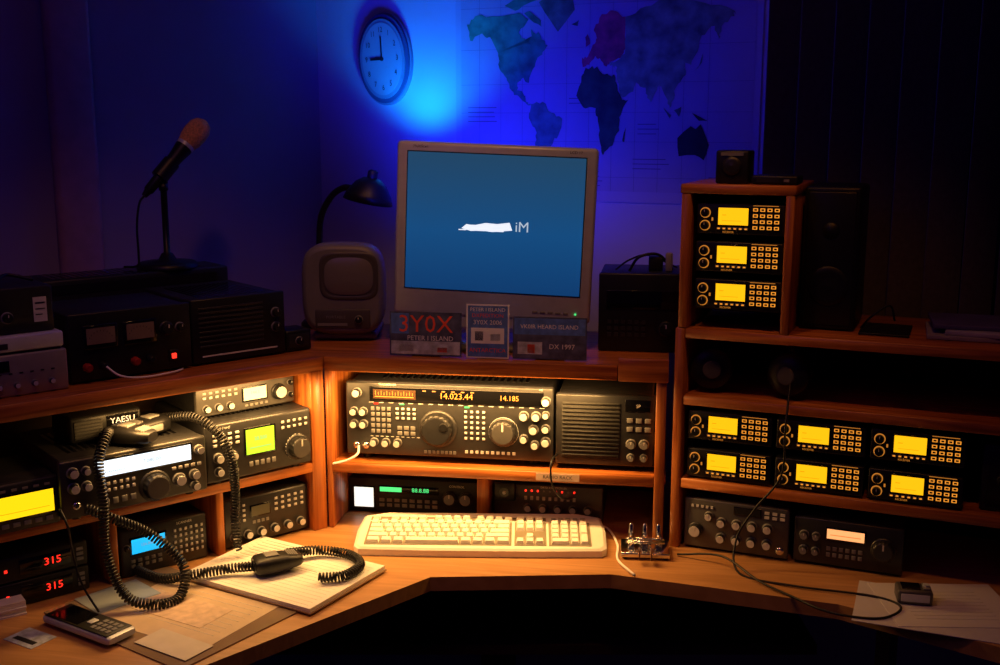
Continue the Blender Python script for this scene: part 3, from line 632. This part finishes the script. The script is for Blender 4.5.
# ------------------------------------------------------------------ morse paddle
b=B()
b.box(0,.095,0,.075,.004,.014,CHR,.002)
for x in (.008,.087):
    for y in (.008,.067): b.lathe([(.005,0),(.005,.005)],BLK,axis='Z',c=(x,y,0),seg=12)
for x in (.02,.047,.074):
    b.box(x-.006,x+.006,.025,.05,.014,.036,CHR,.001); b.lathe([(.0045,.014),(.0045,.05),(.002,.053)],CHR,axis='Z',c=(x,.060,0),seg=14); b.lathe([(.006,.026),(.006,.031)],CHR,axis='Z',c=(x,.060,0),seg=18)
b.box(.035,.039,-.012,.035,.018,.024,CHR,.0005); b.box(.055,.059,-.012,.035,.018,.024,CHR,.0005)
dp=mat('paddle_finger',(.10,.03,.02),.3)
b.box(.034,.037,-.028,-.008,.010,.030,dp,.001); b.box(.057,.060,-.028,-.008,.010,.030,dp,.001)
b.tube([(.01,.018,.030),(.085,.018,.030)],.003,CHR,sp=False); b.tube([(.01,.042,.028),(.085,.042,.028)],.0022,CHR,sp=False)
b.tube([(.015,.015,.02),(.03,.01,.036),(.06,.012,.034),(.08,.02,.02)],.0015,CHR)
b.done('morse_key_paddle',Matrix.Translation((.236,2.030,DZ+.0005))@Matrix.Rotation(D2R(-6),4,'Z'))
# ------------------------------------------------------------------ hand microphones & coil cords
def handmic(b,T,m=BLK):
    b.loft([(0,0,0,.020,.012),(.006,0,0,.026,.016),(.03,0,0,.028,.017),(.06,0,0,.024,.015),(.085,0,0,.019,.011),(.09,0,0,.014,.008)],m,M=T,p=3.2,seg=28)
    for i in range(5): b.box(-.014,.014,.062+i*.004,.064+i*.004,.0125-i*.0006,.016-i*.0006,BTN,M=T)
    b.box(-.012,.012,.02,.045,.014,.0185,BTN,.001,T); b.box(-.032,-.026,.03,.06,-.006,.006,BTN,.001,T)
CR_,CP_,CW_=.0078,.0062,.0021
b=B(); T=M('L',-.43,.035,1.024,yaw=-150,pitch=0); handmic(b,T,BLK)
b.coil([W('L',-.435,.03,1.028),W('L',-.465,-.03,1.037),W('L',-.492,-.060,1.0),W('L',-.495,-.080,.93),W('L',-.500,-.09,.85),W('L',-.485,-.13,.775),W('L',-.44,-.16,.757),W('L',-.395,-.15,.757),W('L',-.375,-.12,.80),W('L',-.42,-.085,.86),W('L',-.48,-.075,.90),W('L',-.515,-.050,.92)],CR_,CP_,CW_,BLK)
b.done('hand_microphone')
b=B(); T=M('L',-.325,.05,1.024,yaw=110,pitch=0); handmic(b,T,BLK)
b.coil([W('L',-.325,.05,1.03),W('L',-.290,-.01,1.037),W('L',-.262,-.048,1.01),W('L',-.243,-.06,.96),W('L',-.235,-.055,.90),W('L',-.235,-.05,.83),W('L',-.238,-.06,.775)],CR_,CP_,CW_,BLK)
b.done('hand_microphone')
# ------------------------------------------------------------------ notepad, desk papers
def rz(cx,cy,a,z=DZ): return Matrix.Translation((cx,cy,z))@Matrix.Rotation(D2R(a),4,'Z')
b=B()
b.box(-.155,.155,-.112,.112,0,.003,mat('pad_board',(.35,.22,.12),.7),.0005)
for i in range(6): b.box(-.152+random.uniform(-.001,.001),.152,-.11,.11+random.uniform(-.001,.001),.003+i*.0012,.0041+i*.0012,WHT)
ppr=mat('ruled_ink',(.68,.66,.63),.7)
for i in range(16): b.box(-.14,.14,-.10+i*.0125,-.0995+i*.0125,.0101,.0104,ppr)
for i in range(7): b.box(-.13,-.13+random.uniform(.05,.2),.095-i*.0125,.0962-i*.0125,.0101,.0105,mat('pencil',(.4,.37,.35),.8))
b.done('notepad',rz(-.405,1.948,-30,DZ+.0035))
b=B(); T=rz(-.455,1.918,-62,DZ+.0335); handmic(b,T,BLK)
zz=DZ+.0235
b.coil([(-.405,1.98,zz+.01),(-.35,2.01,zz+.004),(-.29,1.995,zz+.001),(-.262,1.945,zz+.001),(-.285,1.895,zz+.001),(-.33,1.885,zz+.001)],CR_,CP_,CW_,BLK)
b.coil([(-.45,1.918,zz+.01),(-.50,1.92,zz+.004),(-.56,1.90,zz+.001),(-.62,1.91,DZ+.012),(-.67,1.94,DZ+.012),(-.71,1.98,DZ+.012)],CR_,CP_,CW_,BLK)
b.done('hand_microphone')
b=B(); gm=mat('desk_mat_vinyl',(.28,.20,.13),.12,noise=.1,nscale=8)
b.box(-.19,.17,-.135,.12,0,.0015,gm); zl=.0015
for (x0_,x1_,y0_,y1_,c,a) in ((-.12,.14,-.09,.10,(.60,.46,.32),6),(-.18,-.09,-.10,.02,(.30,.36,.40),-8),(.03,.15,-.12,-.06,(.62,.55,.45),3)):
    mm=mat('printed_sheet_%g'%x0_,c,.4,noise=.08,nscale=25); b.box(x0_,x1_,y0_,y1_,zl,zl+.0006,mm,M=Matrix.Rotation(D2R(a),4,'Z')); zl+=.0007
for i in range(9): b.box(-.10,.12,.08-i*.015,.0808-i*.015,.002,.0024,ppr,M=Matrix.Rotation(D2R(6),4,'Z'))
b.box(-.08,.08,-.03,.05,.0021,.0027,mat('map_patch',(.62,.46,.34),.5,noise=.2,nscale=60),M=Matrix.Rotation(D2R(6),4,'Z'))
b.done('desk_mat',rz(-.56,1.79,-35,DZ+.0008))
b=B()
b.loft([(-.085,0,0,.026,.005),(-.080,0,0,.029,.007),(.080,0,0,.029,.007),(.085,0,0,.026,.005)],SIL,p=5)
b.box(-.026,.026,-.078,.080,.0065,.0085,BLK,.001); b.box(-.022,.022,.0,.067,.0085,.0092,GLS)
for i in range(3):
    for j in range(4): b.box(-.018+i*.0125,-.008+i*.0125,-.07+j*.012,-.062+j*.012,.0085,.0096,BTN,.0005)
b.box(-.008,.008,-.018,-.006,.0085,.0098,SIL,.001)
b.done('mobile_phone',rz(-.690,1.722,58,DZ+.0115))
b=B()
for i in range(7): b.box(0,.09,0,.12,i*.0035,i*.0035+.003,WHT,M=Matrix.Rotation(D2R(random.uniform(-4,4)),4,'Z'))
b.done('log_card_stack',rz(-.895,1.735,38))
b=B(); b.box(0,.07,0,.05,0,.0008,cbn); b.box(.01,.06,.01,.02,.0008,.0012,bk); b.done('business_card',rz(-.82,1.69,-30))
b=B()
b.box(-.14,.12,-.09,.09,0,.0012,mat('grey_sheet',(.62,.60,.62),.6,noise=.05)); b.box(-.09,.13,-.06,.12,.0012,.0022,mat('sheet2',(.72,.70,.68),.6),M=Matrix.Rotation(D2R(20),4,'Z'))
for i in range(9): b.box(-.05,.09,-.03+i*.014,-.0285+i*.014,.0022,.0026,ppr,M=Matrix.Rotation(D2R(20),4,'Z'))
b.done('paper_sheets',rz(.765,1.79,-22,DZ+.0005))
b=B(); b.box(-.030,.030,-.022,.022,0,.026,MG,.005); b.box(-.022,.010,-.015,.015,.026,.0275,GLS,.001); b.box(.014,.026,-.014,.014,.026,.029,BTN,.001); b.box(-.024,.024,-.0235,-.02,.006,.02,SIL,.001); b.lathe([(.006,0),(.006,.006)],SIL,axis='Z',c=(.02,.0,.026),seg=16)
b.done('handheld_frequency_meter',rz(.735,1.835,-12,DZ+.0035))
# ------------------------------------------------------------------ cables
b=B()
b.tube([W('R',.22,.03,1.10),W('R',.222,-.02,1.02),W('R',.22,-.03,.93),W('R',.175,-.035,.86),W('R',.145,-.05,.80),W('R',.16,-.09,DZ+.004),W('R',.26,-.11,DZ+.004),W('R',.40,-.10,DZ+.004),W('R',.45,-.13,DZ+.004),W('R',.42,-.19,DZ+.004),W('R',.34,-.20,DZ+.004),W('R',.27,-.16,DZ+.004),W('R',.2,-.12,DZ+.008),W('R',.12,-.06,DZ+.02),W('R',.03,-.045,DZ+.004)],.0022,BLK)
b.done('headphone_cable')
b=B(); b.tube([W('C',.48,.03,.918),W('C',.474,-.03,.92),W('C',.475,-.035,.88),W('C',.49,-.02,.845),W('C',.505,.04,.82),W('C',.51,.10,.805)],.002,BLK); b.tube([W('C',.062,.03,.919),W('C',.07,-.01,.912),W('C',.05,-.018,.9),W('C',.02,-.02,.892)],.0025,WHT); b.done('audio_cable')
b=B()
b.tube([W('L',-.56,-.05,.93),W('L',-.555,-.07,.90),W('L',-.55,-.07,.85),W('L',-.545,-.09,.80),W('L',-.53,-.12,.755)],.002,BLK)
b.done('loose_cable')
# ------------------------------------------------------------------ lights
b=B(); TUB=em('lamp_tube_warm',(1,.62,.25),7)
b.box(.04,.56,.048,.060,1.079,1.0868,OFF,.001); b.tube([(.05,.054,1.0755),(.55,.054,1.0755)],.003,TUB,sp=False)
b.done('under_shelf_light',M('C',0,0,0))
def area(name,loc,rot,sx,sy,e,c):
    l=bpy.data.lights.new(name,'AREA'); l.shape='RECTANGLE'; l.size=sx; l.size_y=sy; l.energy=e; l.color=c
    o=bpy.data.objects.new(name,l); o.matrix_world=loc@rot; S.collection.objects.link(o); return o
warm=(1,.52,.15)
area('strip_light_centre',M('C',.31,-.03,1.078),Matrix.Rotation(D2R(14),4,'X'),.5,.03,4.2,warm)
area('strip_light_left',M('L',-.25,-.045,1.078),Matrix.Rotation(D2R(10),4,'X'),.38,.03,2.6,warm)
def spot(name,p,t,e,c,ang,bl=1,r=.03):
    l=bpy.data.lights.new(name,'SPOT'); l.energy=e; l.color=c; l.spot_size=D2R(ang); l.spot_blend=bl; l.shadow_soft_size=r
    o=bpy.data.objects.new(name,l); S.collection.objects.link(o); o.location=p
    o.rotation_euler=(Vector(t)-Vector(p)).to_track_quat('-Z','Y').to_euler(); return o
spot('blue_wall_lamp',W('W',.325,-.14,1.53),W('W',.325,0,1.85),6.5,(.004,.30,1),112)
spot('blue_wall_wash',W('W',.42,-.36,1.44),W('W',.58,0,1.8),15,(.008,.016,1),160,r=.1)
spot('downlight_centre',(0,1.55,2.55),(0,2.12,.9),11.5,(1,.42,.12),60,.5,.06)
spot('downlight_left',(-.50,1.45,2.55),(-.52,2.02,.9),7.5,(1,.36,.08),66,.6,.06)
spot('downlight_right',(.50,1.3,2.55),(.56,1.98,.95),7,(1,.30,.05),50,.7,.06)
l=bpy.data.lights.new('room_glow','POINT'); l.energy=3.2; l.color=(.20,.03,1); l.shadow_soft_size=.5; o=bpy.data.objects.new('room_glow',l); o.location=(-.8,1.0,2.3); S.collection.objects.link(o)
wd=bpy.data.worlds.new('world'); S.world=wd; wd.use_nodes=True; wd.node_tree.nodes['Background'].inputs[0].default_value=(.10,.03,.5,1); wd.node_tree.nodes['Background'].inputs[1].default_value=.02
# ------------------------------------------------------------------ camera
cd=bpy.data.cameras.new('camera'); cam=bpy.data.objects.new('camera',cd); S.collection.objects.link(cam)
cd.sensor_width=36; cd.lens=39.6; cd.clip_start=.02; cam.location=(0,0,1.58); cam.rotation_euler=(D2R(79.3),0,0)
S.camera=cam
